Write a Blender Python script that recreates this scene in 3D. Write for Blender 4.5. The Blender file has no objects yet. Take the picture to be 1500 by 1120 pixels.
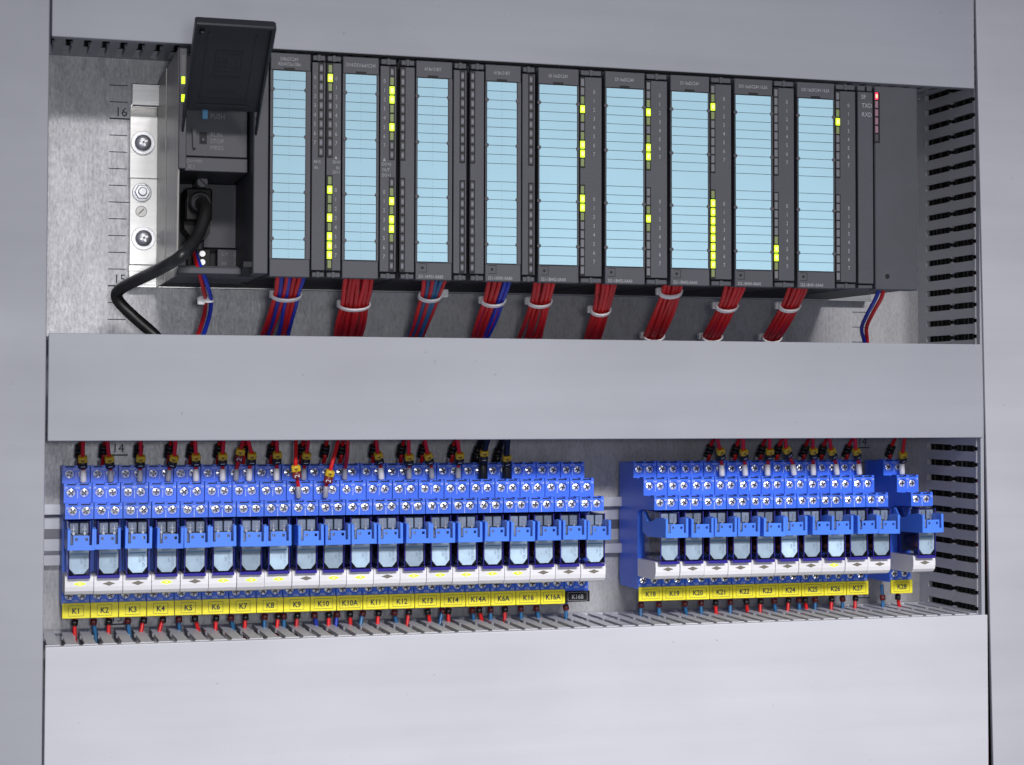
import bpy, bmesh, math, random
from mathutils import Vector, Matrix
random.seed(7)
S = bpy.context.scene
COL = S.collection
MM = 0.001

# ------------------------------------------------------------------ camera
FPX, YAW, PITCH, ROLL = 2680.611, 0.2866477, 0.0333866, 0.0020392
CAM = Vector((-104.029, -1109.863, -189.728))
def cam_axes():
    cy, sy, cp, sp = math.cos(YAW), math.sin(YAW), math.cos(PITCH), math.sin(PITCH)
    f = Vector((sy*cp, cy*cp, sp)); r = Vector((cy, -sy, 0)); u = r.cross(f)
    cr, sr = math.cos(ROLL), math.sin(ROLL)
    return cr*r + sr*u, cr*u - sr*r, f
RX, UX, FX = cam_axes()
cd = bpy.data.cameras.new('camera'); cam = bpy.data.objects.new('camera', cd); COL.objects.link(cam)
cd.sensor_width = 36; cd.lens = FPX/1500*36; cd.shift_y = -60/1500; cd.clip_start = 0.02; cd.clip_end = 50
m = Matrix((RX, UX, -FX)).transposed().to_4x4(); m.translation = CAM*MM
cam.matrix_world = m
S.camera = cam

# ------------------------------------------------------------------ world and lamps
W = bpy.data.worlds.new('World'); S.world = W; W.use_nodes = True
bg = W.node_tree.nodes['Background']; bg.inputs[0].default_value = (0.80, 0.84, 1.0, 1); bg.inputs[1].default_value = 0.26
def lamp(name, kind, loc, target, power, color=(1, 1, 1), **kw):
    d = bpy.data.lights.new(name, kind); o = bpy.data.objects.new(name, d); COL.objects.link(o)
    o.location = Vector(loc)*MM
    o.rotation_euler = (Vector(target)-Vector(loc)).to_track_quat('-Z', 'Y').to_euler()
    d.energy = power; d.color = color
    for k, v in kw.items(): setattr(d, k, v)
    return o
for x, p in ((-150, 275), (420, 255), (980, 315)):      # row of ceiling lamps in the room in front of the cabinet
    lamp('ceiling_lamp', 'SPOT', (x, -4000, 1540), (x*.35+150, 0, -730), p, (1, 0.98, 0.98),
         spot_size=math.radians(23.5), spot_blend=1.0, shadow_soft_size=0.24)
lamp('camera_flash', 'POINT', (-60, -1150, -170), (0, 0, 0), 6.3, (0.97, 0.98, 1), shadow_soft_size=0.035)
S.view_settings.view_transform = 'Standard'; S.view_settings.look = 'None'
S.view_settings.exposure = 0; S.view_settings.gamma = 1
S.cycles.max_bounces = 8; S.cycles.transparent_max_bounces = 16
S.cycles.use_denoising = True
S.cycles.sample_clamp_indirect = 4

# ------------------------------------------------------------------ materials
def mat(name, col, rough=0.5, metal=0.0, noise=0.0, nscale=60, nstretch=(1, 1, 1), bump=0.0, bscale=900,
        emit=None, estr=0.0, spec=0.5, rvar=0.0):
    M = bpy.data.materials.new(name); M.use_nodes = True
    nt = M.node_tree; b = nt.nodes['Principled BSDF']
    b.inputs['Base Color'].default_value = (*col, 1); b.inputs['Roughness'].default_value = rough
    b.inputs['Metallic'].default_value = metal; b.inputs['Specular IOR Level'].default_value = spec
    if noise or bump or rvar:
        tc = nt.nodes.new('ShaderNodeNewGeometry'); mp = nt.nodes.new('ShaderNodeMapping')
        nt.links.new(tc.outputs['Position'], mp.inputs[0]); mp.inputs['Scale'].default_value = nstretch
    if noise or rvar:
        n = nt.nodes.new('ShaderNodeTexNoise'); n.inputs['Scale'].default_value = nscale; n.inputs['Detail'].default_value = 5
        nt.links.new(mp.outputs[0], n.inputs['Vector'])
        if noise:
            r = nt.nodes.new('ShaderNodeValToRGB')
            r.color_ramp.elements[0].position = 0.25; r.color_ramp.elements[1].position = 0.75
            r.color_ramp.elements[0].color = (*[c*(1-noise) for c in col], 1)
            r.color_ramp.elements[1].color = (*[min(1, c*(1+noise)) for c in col], 1)
            nt.links.new(n.outputs[0], r.inputs[0]); nt.links.new(r.outputs[0], b.inputs['Base Color'])
        if rvar:
            mr = nt.nodes.new('ShaderNodeMapRange'); mr.inputs['From Min'].default_value = .3; mr.inputs['From Max'].default_value = .7
            mr.inputs['To Min'].default_value = rough-rvar; mr.inputs['To Max'].default_value = rough+rvar
            nt.links.new(n.outputs[0], mr.inputs[0]); nt.links.new(mr.outputs[0], b.inputs['Roughness'])
    if bump:
        n2 = nt.nodes.new('ShaderNodeTexNoise'); n2.inputs['Scale'].default_value = bscale; n2.inputs['Detail'].default_value = 3
        nt.links.new(mp.outputs[0], n2.inputs['Vector'])
        bp = nt.nodes.new('ShaderNodeBump'); bp.inputs['Strength'].default_value = bump; bp.inputs['Distance'].default_value = 0.0004
        nt.links.new(n2.outputs[0], bp.inputs['Height']); nt.links.new(bp.outputs[0], b.inputs['Normal'])
    if emit:
        b.inputs['Emission Color'].default_value = (*emit, 1); b.inputs['Emission Strength'].default_value = estr
    return M

def clear_mat(name, tint, gloss=0.10):
    M = bpy.data.materials.new(name); M.use_nodes = True; nt = M.node_tree; nt.nodes.clear()
    out = nt.nodes.new('ShaderNodeOutputMaterial'); mx = nt.nodes.new('ShaderNodeMixShader')
    tr = nt.nodes.new('ShaderNodeBsdfTransparent'); gl = nt.nodes.new('ShaderNodeBsdfGlossy')
    fr = nt.nodes.new('ShaderNodeFresnel'); fr.inputs[0].default_value = 1.5
    tr.inputs[0].default_value = (*tint, 1); gl.inputs['Roughness'].default_value = gloss
    nt.links.new(fr.outputs[0], mx.inputs[0]); nt.links.new(tr.outputs[0], mx.inputs[1]); nt.links.new(gl.outputs[0], mx.inputs[2])
    nt.links.new(mx.outputs[0], out.inputs[0]); return M

def galvanised():
    M = mat('galvanised_steel', (0.60, 0.60, 0.62), 0.40, 0.88)
    nt = M.node_tree; b = nt.nodes['Principled BSDF']; L = nt.links
    g = nt.nodes.new('ShaderNodeNewGeometry')
    def nz(scale, stretch, detail=4, rough=.6):
        mp = nt.nodes.new('ShaderNodeMapping'); mp.inputs['Scale'].default_value = stretch
        L.new(g.outputs['Position'], mp.inputs[0])
        n = nt.nodes.new('ShaderNodeTexNoise'); n.inputs['Scale'].default_value = scale
        n.inputs['Detail'].default_value = detail; n.inputs['Roughness'].default_value = rough
        L.new(mp.outputs[0], n.inputs['Vector']); return n.outputs[0]
    fine = nz(480, (1.5, 1, .6), 6, .75); broad = nz(14, (1.3, 1, .8), 5); mid = nz(230, (2.2, 1, .2), 4, .6)
    mp = nt.nodes.new('ShaderNodeMapping'); mp.inputs['Scale'].default_value = (1.2, 1, .75); L.new(g.outputs['Position'], mp.inputs[0])
    vo = nt.nodes.new('ShaderNodeTexVoronoi'); vo.inputs['Scale'].default_value = 130; L.new(mp.outputs[0], vo.inputs['Vector'])
    sv = nt.nodes.new('ShaderNodeSeparateColor'); L.new(vo.outputs['Color'], sv.inputs[0])
    def mad(x, k, y):
        n = nt.nodes.new('ShaderNodeMath'); n.operation = 'MULTIPLY_ADD'; n.inputs[1].default_value = k; L.new(x, n.inputs[0]); L.new(y, n.inputs[2]); return n
    a = mad(mid, .30, fine.node.outputs[0]); c = mad(broad, .14, mad(sv.outputs[0], .10, a.outputs[0]).outputs[0])
    r = nt.nodes.new('ShaderNodeValToRGB'); e = r.color_ramp.elements
    e[0].position = .50; e[0].color = (.27, .27, .285, 1); e[1].position = .98; e[1].color = (.50, .50, .52, 1)
    e2 = e.new(.72); e2.color = (.40, .40, .42, 1)
    L.new(c.outputs[0], r.inputs[0]); L.new(r.outputs[0], b.inputs['Base Color'])
    mr = nt.nodes.new('ShaderNodeMapRange'); mr.inputs['From Min'].default_value = .7; mr.inputs['From Max'].default_value = 1.15
    mr.inputs['To Min'].default_value = .54; mr.inputs['To Max'].default_value = .43
    L.new(c.outputs[0], mr.inputs[0]); L.new(mr.outputs[0], b.inputs['Roughness'])
    bp = nt.nodes.new('ShaderNodeBump'); bp.inputs['Strength'].default_value = .35; bp.inputs['Distance'].default_value = .0003
    L.new(a.outputs[0], bp.inputs['Height']); L.new(bp.outputs[0], b.inputs['Normal'])
    return M

def duct_mat(name, col):
    """grey PVC with faint smears and a few dark specks"""
    M = mat(name, col, 0.42, bump=.05, bscale=700)
    nt = M.node_tree; b = nt.nodes['Principled BSDF']; L = nt.links
    g = nt.nodes.new('ShaderNodeNewGeometry')
    def nz(scale, stretch, detail, lo, hi, a, c):
        mp = nt.nodes.new('ShaderNodeMapping'); mp.inputs['Scale'].default_value = stretch; L.new(g.outputs['Position'], mp.inputs[0])
        n = nt.nodes.new('ShaderNodeTexNoise'); n.inputs['Scale'].default_value = scale; n.inputs['Detail'].default_value = detail
        L.new(mp.outputs[0], n.inputs['Vector'])
        r = nt.nodes.new('ShaderNodeMapRange'); L.new(n.outputs[0], r.inputs[0])
        for k, v in zip(('From Min', 'From Max', 'To Min', 'To Max'), (lo, hi, a, c)): r.inputs[k].default_value = v
        return r.outputs[0]
    sm = nz(7, (1, 1, 1.6), 5, .3, .7, .93, 1.05); st = nz(30, (.12, 1, 2.5), 4, .35, .7, .96, 1.02); sp = nz(330, (1, 1, 1), 1, .205, .18, 1, .75)
    m1 = nt.nodes.new('ShaderNodeMath'); m1.operation = 'MULTIPLY'; L.new(sm, m1.inputs[0]); L.new(st, m1.inputs[1])
    m2 = nt.nodes.new('ShaderNodeMath'); m2.operation = 'MULTIPLY'; L.new(m1.outputs[0], m2.inputs[0]); L.new(sp, m2.inputs[1])
    mx = nt.nodes.new('ShaderNodeVectorMath'); mx.operation = 'SCALE'; mx.inputs[0].default_value = col; L.new(m2.outputs[0], mx.inputs['Scale'])
    L.new(mx.outputs[0], b.inputs['Base Color'])
    L.new(nz(12, (1, 1, 1), 4, .3, .7, .34, .52), b.inputs['Roughness'])
    return M
DUCT = duct_mat('duct_grey', (0.375, 0.388, 0.43))
DUCTP = duct_mat('duct_pale_lit_grey', (0.57, 0.572, 0.62))  # paler PVC that also carries the stronger light low in the cabinet
DUCTR = duct_mat('duct_lit_grey', (0.48, 0.48, 0.525))  # lighter copy of the duct grey, stands in for brighter light at right
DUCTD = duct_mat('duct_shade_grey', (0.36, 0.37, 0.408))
GALV = galvanised()
ALU = mat('rail_aluminium', (0.80, 0.79, 0.77), 0.26, 1.0, noise=.06, nscale=260, nstretch=(.05, 1, 1), bump=.05, bscale=900)
STEEL = mat('zinc_steel', (0.72, 0.72, 0.75), 0.30, 1.0, noise=.12, nscale=500)
DOME = mat('screw_dark_zinc', (0.62, 0.62, 0.68), 0.42, .75)
CHROME = mat('screw_nickel', (0.90, 0.90, 0.90), 0.28, .75)
DKSTEEL = mat('screw_recess', (0.12, 0.12, 0.14), 0.35, .7)
DINM = mat('din_rail_zinc', (0.42, 0.43, 0.47), 0.45, .85, noise=.08, nscale=80, nstretch=(.1, 1, 1))
PLC = mat('module_grey', (0.056, 0.057, 0.070), 0.50, noise=.10, nscale=40, bump=.25, bscale=1500)
PLCD = mat('module_dark', (0.022, 0.022, 0.026), 0.6, spec=.3, bump=.15, bscale=1500)
PLCS = mat('module_side', (0.24, 0.23, 0.215), 0.36, .55, noise=.28, nscale=130, nstretch=(1, 1, .03))
DOORM = mat('flap_black', (0.016, 0.017, 0.022), 0.34, bump=.08, bscale=900)
BLACK = mat('black_plastic', (0.009, 0.009, 0.010), 0.5, spec=.25)
CABLE = mat('cable_jacket', (0.014, 0.014, 0.014), 0.36, bump=.05)
LABEL = mat('label_paper', (0.41, 0.66, 0.775), 0.6, noise=.025, nscale=30)
INK = mat('ink_dark', (0.03, 0.05, 0.07), 0.7)
INKG = mat('ink_faint', (0.18, 0.29, 0.35), 0.7)
PRINT = mat('print_grey', (0.36, 0.36, 0.39), 0.6)
PRINTD = mat('print_faint', (0.21, 0.21, 0.225), 0.6)
KNOB = mat('knob_grey', (0.17, 0.17, 0.19), 0.4)
PRINTW = mat('print_white', (0.80, 0.80, 0.84), 0.6)
LEDOFF = mat('light_pipe', (0.19, 0.185, 0.22), 0.3)
LEDMONO = mat('light_pipe_grey', (0.16, 0.157, 0.175), 0.35)
LEDOFD = mat('light_pipe_dark', (0.070, 0.070, 0.078), 0.3)
LEDON = mat('led_green', (0.22, 0.34, 0.02), 0.3, emit=(0.62, 1.0, 0.02), estr=1.5)
LEDHOT = mat('led_core', (0.3, 0.4, 0.15), 0.3, emit=(0.95, 1.0, 0.26), estr=1.6)
LEAK = mat('light_pipe_leak', (0.17, 0.19, 0.10), 0.35, emit=(0.55, 0.9, 0.03), estr=.07)
LENSLIT = mat('lens_lit', (0.22, 0.30, 0.02), 0.3, emit=(0.70, 0.95, 0.0), estr=1.0)
LEDRED = mat('led_red', (0.8, 0.02, 0.05), 0.3, emit=(1.0, 0.02, 0.09), estr=2.5)
LEDREDH = mat('led_red_core', (1, 0.4, 0.3), 0.3, emit=(1.0, 0.55, 0.25), estr=1.4)
LEDREDD = mat('led_red_dim', (0.30, 0.16, 0.20), 0.35)
PUSHB = mat('push_tab', (0.11, 0.33, 0.55), 0.45)
BLUE = mat('socket_blue', (0.050, 0.170, 0.84), 0.38, noise=.06, nscale=25, bump=.06)
BLUEC = mat('clip_blue', (0.080, 0.245, 0.92), 0.34, noise=.04, nscale=25)
CASE = clear_mat('clear_case', (0.88, 0.91, 0.99))
CASEB = mat('case_edge_blue', (0.035, 0.026, 0.30), 0.22)
BOBBIN = mat('bobbin_pale', (0.55, 0.66, 0.69), 0.45, noise=.10, nscale=180)
BOBG = mat('bobbin_grey', (0.25, 0.29, 0.35), 0.4, noise=.2, nscale=200)
COPPER = mat('coil_copper', (0.22, 0.10, 0.075), 0.4, .3, noise=.2, nscale=300)
CONTACT = mat('contact_silver', (0.50, 0.49, 0.47), 0.38, .8)
WHITE = mat('module_white', (0.84, 0.825, 0.85), 0.38, noise=.02, nscale=20)
LENSOFF = mat('lens_off', (0.20, 0.18, 0.15), 0.3)
YELLOW = mat('label_yellow', (0.93, 0.83, 0.03), 0.45, noise=.03, nscale=40)
MARKY = mat('marker_yellow', (0.62, 0.40, 0.015), 0.45)
MARKK = mat('marker_black', (0.014, 0.012, 0.012), 0.4)
MARKR = mat('marker_red', (0.17, 0.012, 0.010), 0.4)
RED = mat('wire_red', (0.68, 0.011, 0.014), 0.45, noise=.10, nscale=60)
BLUEW = mat('wire_blue', (0.014, 0.040, 0.46), 0.36)
STEELB = mat('wire_steel_blue', (0.022, 0.125, 0.29), 0.36)
BLACKW = mat('wire_black', (0.010, 0.010, 0.010), 0.36)
TIE = mat('tie_nylon', (0.80, 0.78, 0.79), 0.42)
FERW = mat('ferrule_white', (0.78, 0.76, 0.76), 0.4)
FERG = mat('ferrule_grey', (0.33, 0.33, 0.38), 0.4)

def vary(M, lo, hi):
    nt = M.node_tree; b = nt.nodes['Principled BSDF']; inp = b.inputs['Base Color']
    oi = nt.nodes.new('ShaderNodeObjectInfo'); mr = nt.nodes.new('ShaderNodeMapRange')
    mr.inputs['To Min'].default_value = lo; mr.inputs['To Max'].default_value = hi
    nt.links.new(oi.outputs['Random'], mr.inputs[0])
    sc = nt.nodes.new('ShaderNodeVectorMath'); sc.operation = 'SCALE'
    if inp.is_linked: nt.links.new(inp.links[0].from_socket, sc.inputs[0])
    else: sc.inputs[0].default_value = inp.default_value[:3]
    nt.links.new(mr.outputs[0], sc.inputs['Scale']); nt.links.new(sc.outputs[0], inp)
for M_, a_, b_ in ((BLUE, .9, 1.12), (BLUEC, .9, 1.1), (BOBBIN, .65, 1.3), (WHITE, .94, 1.04), (YELLOW, .93, 1.05), (RED, .72, 1.08), (BLUEW, .8, 1.15), (STEELB, .8, 1.15), (LABEL, .97, 1.02), (PLC, .94, 1.06), (BOBG, .7, 1.2)):
    vary(M_, a_, b_)

# ------------------------------------------------------------------ mesh helpers (all in millimetres)
class MB:
    def __init__(s): s.bm = bmesh.new()
    def box(s, x0, x1, y0, y1, z0, z1, bev=0, seg=1):
        x0, x1 = sorted((x0, x1)); y0, y1 = sorted((y0, y1)); z0, z1 = sorted((z0, z1))
        vs = [s.bm.verts.new((x, y, z)) for x in (x0, x1) for y in (y0, y1) for z in (z0, z1)]
        fs = [(0, 1, 3, 2), (4, 6, 7, 5), (0, 4, 5, 1), (2, 3, 7, 6), (0, 2, 6, 4), (1, 5, 7, 3)]
        F = [s.bm.faces.new([vs[i] for i in f]) for f in fs]
        if bev:
            E = list({e for f in F for e in f.edges})
            bmesh.ops.bevel(s.bm, geom=E, offset=bev, segments=seg, affect='EDGES', profile=.5)
        return s
    def prism(s, pts, a0, a1, axis='x'):
        """pts in the two remaining axes: x -> (y,z); y -> (x,z); z -> (x,y)"""
        def P(a, p):
            return {'x': (a, p[0], p[1]), 'y': (p[0], a, p[1]), 'z': (p[0], p[1], a)}[axis]
        A = [s.bm.verts.new(P(a0, p)) for p in pts]; B = [s.bm.verts.new(P(a1, p)) for p in pts]
        n = len(pts); F = [s.bm.faces.new(A), s.bm.faces.new(B[::-1])]
        for i in range(n):
            F.append(s.bm.faces.new((A[i], B[i], B[(i+1) % n], A[(i+1) % n])))
        bmesh.ops.recalc_face_normals(s.bm, faces=F)
        return s
    def lathe(s, prof, c=(0, 0, 0), axis='y', n=20, smooth=True):
        """prof: list of (r, t) along axis"""
        rings = []
        for r, t in prof:
            ring = []
            for i in range(n):
                a = 2*math.pi*i/n; p, q = r*math.cos(a), r*math.sin(a)
                v = {'y': (p, t, q), 'z': (p, q, t), 'x': (t, p, q)}[axis]
                ring.append(s.bm.verts.new((v[0]+c[0], v[1]+c[1], v[2]+c[2])))
            rings.append(ring)
        F = []
        for A, B in zip(rings, rings[1:]):
            for i in range(n):
                f = s.bm.faces.new((A[i], A[(i+1) % n], B[(i+1) % n], B[i])); f.smooth = smooth; F.append(f)
        F.append(s.bm.faces.new(rings[0])); F.append(s.bm.faces.new(rings[-1][::-1]))
        bmesh.ops.recalc_face_normals(s.bm, faces=F)
        return s
    def tube(s, path, r, n=10, rf=None):
        P = [Vector(p) for p in path]; k = len(P)
        T = [(P[min(i+1, k-1)]-P[max(i-1, 0)]).normalized() for i in range(k)]
        N = T[0].orthogonal().normalized(); rings = []
        for i in range(k):
            N = (N - T[i]*N.dot(T[i])).normalized(); B = T[i].cross(N)
            ri = rf(i/(k-1)) if rf else r
            rings.append([s.bm.verts.new(P[i]+(N*math.cos(a)+B*math.sin(a))*ri) for a in (2*math.pi*j/n for j in range(n))])
        F = []
        for A, B in zip(rings, rings[1:]):
            for i in range(n):
                f = s.bm.faces.new((A[i], A[(i+1) % n], B[(i+1) % n], B[i])); f.smooth = True; F.append(f)
        F += [s.bm.faces.new(rings[0]), s.bm.faces.new(rings[-1])]
        bmesh.ops.recalc_face_normals(s.bm, faces=F)
        return s
    def holeplate(s, x0, x1, z0, z1, yf, yb, cx, cz, r, inner=None, n=20):
        """slab facing -y with one hole; the hole outline is a circle or a list of points"""
        def rad(a): return r/max(abs(math.cos(a)), abs(math.sin(a))) if inner else r
        def rect(a):
            c, d = math.cos(a), math.sin(a)
            t = min([((x1-cx)/c if c > 1e-9 else (x0-cx)/c if c < -1e-9 else 1e9),
                     ((z1-cz)/d if d > 1e-9 else (z0-cz)/d if d < -1e-9 else 1e9)])
            return cx+c*t, cz+d*t
        ang = [2*math.pi*i/n for i in range(n)]
        ang += [math.atan2(z-cz, x-cx) % (2*math.pi) for x in (x0, x1) for z in (z0, z1)]
        ang = sorted(set(round(a, 5) for a in ang)); k = len(ang)
        O = [s.bm.verts.new((rect(a)[0], yf, rect(a)[1])) for a in ang]
        OB = [s.bm.verts.new((rect(a)[0], yb, rect(a)[1])) for a in ang]
        I = [s.bm.verts.new((cx+rad(a)*math.cos(a), yf, cz+rad(a)*math.sin(a))) for a in ang]
        IB = [s.bm.verts.new((cx+rad(a)*math.cos(a), yb, cz+rad(a)*math.sin(a))) for a in ang]
        for i in range(k):
            j = (i+1) % k
            s.bm.faces.new((O[i], O[j], I[j], I[i])); s.bm.faces.new((OB[i], OB[j], O[j], O[i]))
            f = s.bm.faces.new((I[i], I[j], IB[j], IB[i])); f.smooth = True
        return s
    def text(s, t, x, z, size, y, align='LEFT', rot=0.0, sx=1.0, bold=0.0, out=(1, 0), up=(0, 1)):
        vs, fs = glyphs(t, align, bold)
        c, d = math.cos(rot), math.sin(rot)
        V = []
        for px, py in vs:
            px *= size*sx; py *= size
            V.append(s.bm.verts.new((x+px*c-py*d, y, z+px*d+py*c)))
        for f in fs:
            try: s.bm.faces.new([V[i] for i in f])
            except ValueError: pass
        return s
    def mesh(s, name, material, o=(0, 0, 0)):
        for v in s.bm.verts: v.co = (v.co - Vector(o))*MM
        me = bpy.data.meshes.new(name); s.bm.to_mesh(me); s.bm.free()
        for M in (material if isinstance(material, list) else [material]): me.materials.append(M)
        return me

_gl = {}
def glyphs(t, align, bold):
    k = (t, align, bold)
    if k not in _gl:
        c = bpy.data.curves.new('print', 'FONT'); c.body = t; c.size = 1.38; c.align_x = align; c.offset = bold
        c.resolution_u = 2
        o = bpy.data.objects.new('print', c); me = bpy.data.meshes.new_from_object(o)
        _gl[k] = ([(v.co.x, v.co.y) for v in me.vertices], [tuple(p.vertices) for p in me.polygons])
        bpy.data.objects.remove(o); bpy.data.curves.remove(c); bpy.data.meshes.remove(me)
    return _gl[k]

def inst(name, me, parent=None, loc=(0, 0, 0), label=None):
    o = bpy.data.objects.new(name, me); COL.objects.link(o); o.location = Vector(loc)*MM
    if parent is not None: o.parent = parent
    if label: o['label'] = label
    return o
def part(name, mb, material, parent, o=None, label=None):
    if o is None: o = tuple(x/MM for x in parent['base'])
    return inst(name, mb.mesh(name, material, o), parent, label=label)
def thing(name, label, cat, loc, group=None, kind=None):
    o = bpy.data.objects.new(name, None); COL.objects.link(o); o.empty_display_size = .005
    o.location = Vector(loc)*MM; o['label'] = label; o['category'] = cat
    o['base'] = [c*MM for c in loc]
    if group: o['group'] = group
    if kind: o['kind'] = kind
    return o
def ray(px, py):
    return RX*((px-750)/FPX) - UX*((py-500)/FPX) + FX
def atY(px, py, y):
    """point on the depth plane y that the surveyed photo position falls on (used once, to survey positions)"""
    d = ray(px, py); return CAM + d*((y-CAM.y)/d.y)
def smooth_path(pts, n=8):
    P = [Vector(p) for p in pts]; P = [2*P[0]-P[1]] + P + [2*P[-1]-P[-2]]; out = []
    for i in range(1, len(P)-2):
        a, b, c, d = P[i-1:i+3]
        for j in range(n):
            t = j/n
            out.append(.5*((2*b)+(c-a)*t+(2*a-5*b+4*c-d)*t*t+(3*b-a-3*c+d)*t**3))
    out.append(P[-2]); return out

# ================================================================== mounting plate
pl = inst('mounting_plate', MB().box(-135, 625, 0, 3, -470, 110).mesh('mounting_plate', GALV))
pl['category'] = 'plate'; pl['label'] = 'galvanised steel mounting plate at the back of the cabinet with a printed ruler'
def ruler(xl, z16, marks, side=1):
    mb = MB()
    z = 12
    for i in range(-2, 33):
        zz = z16 - 10*i
        if zz > 14 or zz < -325: continue
        big = i % 10 == 0; half = i % 5 == 0 and not big
        x1 = xl + (10.5 if not (big or half) else 12.5)
        mb.box(xl, x1, -.06, -.02, zz-(.42 if big else .26), zz+(.42 if big else .26))
        if big:
            mb.text(str(16-i//10), xl+3.2, zz+1.5, 5.6, -.05, sx=.95)
    inst('ruler_marking', mb.mesh('ruler_marking', INK), pl)
ruler(-27.4, -21.0, None)
ruler(460.5, -19.0, None)

# ================================================================== slotted ducts
def bumpy(w, y0, y1, nubs, tip):
    """outline of one duct finger in (across, along); narrow slot necks where nubs sit"""
    L = [(-w, y0)]
    for n in nubs:
        L += [(-w, n+2.0), (-w-.55, n+1.2), (-w-.95, n), (-w-.55, n-1.2), (-w, n-2.0)]
    L += [(-w, y1+2.2), (-w-.9, y1+1.3), (-w-.9, y1)]
    return L + [(-a, b) for a, b in L[::-1]]
FIN_H = MB().prism([(a, b) for a, b in bumpy(3.0, -6, -73.5, [-36], 0)], 0, 2.0, 'z')
FIN_H.box(-3.9, 3.9, -71.6, -73.4, -.5, 0)
FIN_H = FIN_H.mesh('duct_finger', DUCT)                       # lies in the x-y plane (wall of a horizontal duct)
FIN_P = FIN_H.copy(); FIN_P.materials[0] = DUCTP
_b = MB().prism([(b, a) for a, b in bumpy(3.1, -11, -74.5, [-43.8], 0)], 0, 2.0, 'x')
_b.box(-.5, 0, -72.3, -74.4, -3.85, 3.85)
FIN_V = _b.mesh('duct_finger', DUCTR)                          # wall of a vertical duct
def cover_h(x0, x1, z0, z1, yf=-80, t=1.8, fl=7):
    mb = MB().box(x0, x1, yf, yf+t, z0, z1, .55, 2)
    mb.box(x0+.4, x1-.4, yf+t-.1, yf+fl, z1-1.9, z1-.25); mb.box(x0+.4, x1-.4, yf+t-.1, yf+fl, z0+.25, z0+1.9)
    return mb
# --- upper duct
d = thing('cable_duct', 'grey slotted cable duct along the top edge, above the black modules', 'cable duct', (220, 0, 12))
part('duct_base', MB().box(-64, 509, -2.2, -.1, 15, 93).box(-64, 509, -6, -2.3, 15, 17).box(-64, 509, -6, -2.3, 91, 93), DUCT, d)
part('duct_cover', cover_h(-64.4, 506.6, 10.6, 97), DUCT, d)
for i in range(56): inst('duct_finger', FIN_H, d, (-58.5+10.15*i-220, 0, 14.9-12))
# --- middle duct
MIDW = []          # x positions where wires pass through the walls of the middle duct
dm = thing('cable_duct', 'grey slotted cable duct between the black modules and the blue relays', 'cable duct', (220, 0, -211))
part('duct_base', MB().box(-64, 511, -2.2, -.1, -209, -154), DUCT, dm)
part('duct_cover', cover_h(-64.4, 511.2, -211, -152.4), DUCT, dm)
# --- lower duct
dl = thing('cable_duct', 'pale grey slotted cable duct below the yellow relay labels', 'cable duct', (220, 0, -440))
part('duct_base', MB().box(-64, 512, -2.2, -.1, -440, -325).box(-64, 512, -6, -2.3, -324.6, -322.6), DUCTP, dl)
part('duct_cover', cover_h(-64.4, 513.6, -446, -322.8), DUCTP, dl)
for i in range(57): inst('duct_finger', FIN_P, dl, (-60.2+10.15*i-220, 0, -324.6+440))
# --- left duct
dv = thing('cable_duct', 'grey vertical duct cover along the left edge', 'cable duct', (-110, 0, -450))
mb = MB().box(-145, -65.6, -80.6, -78.8, -450, 110, .6, 2).box(-67.6, -65.9, -78.9, -73, -450, 110)
part('duct_cover', mb, DUCTD, dv)
part('duct_base', MB().box(-143, -67.5, -2.2, -.1, -450, 110), DUCTD, dv)
for i in range(55): inst('duct_finger', FIN_V, dv, (-68.6+110, 0, 100-10.15*i+450))
# --- right duct, its cover hangs slightly out of plumb
dr = thing('cable_duct', 'grey vertical slotted duct with its cover along the right edge', 'cable duct', (550, 0, -450))
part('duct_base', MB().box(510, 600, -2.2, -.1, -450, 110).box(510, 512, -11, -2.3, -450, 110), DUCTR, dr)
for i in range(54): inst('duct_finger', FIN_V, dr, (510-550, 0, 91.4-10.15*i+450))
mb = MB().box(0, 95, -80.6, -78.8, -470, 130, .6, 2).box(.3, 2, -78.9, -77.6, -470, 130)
part('cover_flange', MB().box(510.1, 512.4, -78.6, -74.8, -450, 110), DUCT, dr)
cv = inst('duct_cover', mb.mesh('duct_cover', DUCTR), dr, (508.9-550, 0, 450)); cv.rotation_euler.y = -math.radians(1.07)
for k, (x, y, c, nm) in enumerate([(521.4, -57, RED, 'red'), (522.0, -50, RED, 'red'), (521.8, -40, STEELB, 'steel blue'), (521.6, -67, RED, 'red'), (538, -22, BLACKW, 'black'), (548, -40, BLACKW, 'black')]):
    p = smooth_path([(x+random.uniform(-.3, .3), y+random.uniform(-3, 3), z) for z in range(100, -441, -60)], 4)
    lab = ['red wire glimpsed through the right duct slots, nearest the slotted wall', 'red wire inside the right duct, behind the nearest red one',
           'steel blue wire running down inside the right duct', 'red wire inside the right duct close to its cover', 'black wire deep inside the right duct by the plate', 'black wire in the middle of the right duct'][k]
    o = thing('wire', lab, 'wire', (x, y, -440), 'wires inside the right duct')
    part('jacket', MB().tube(p, 1.2, 8), c, o)

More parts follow.
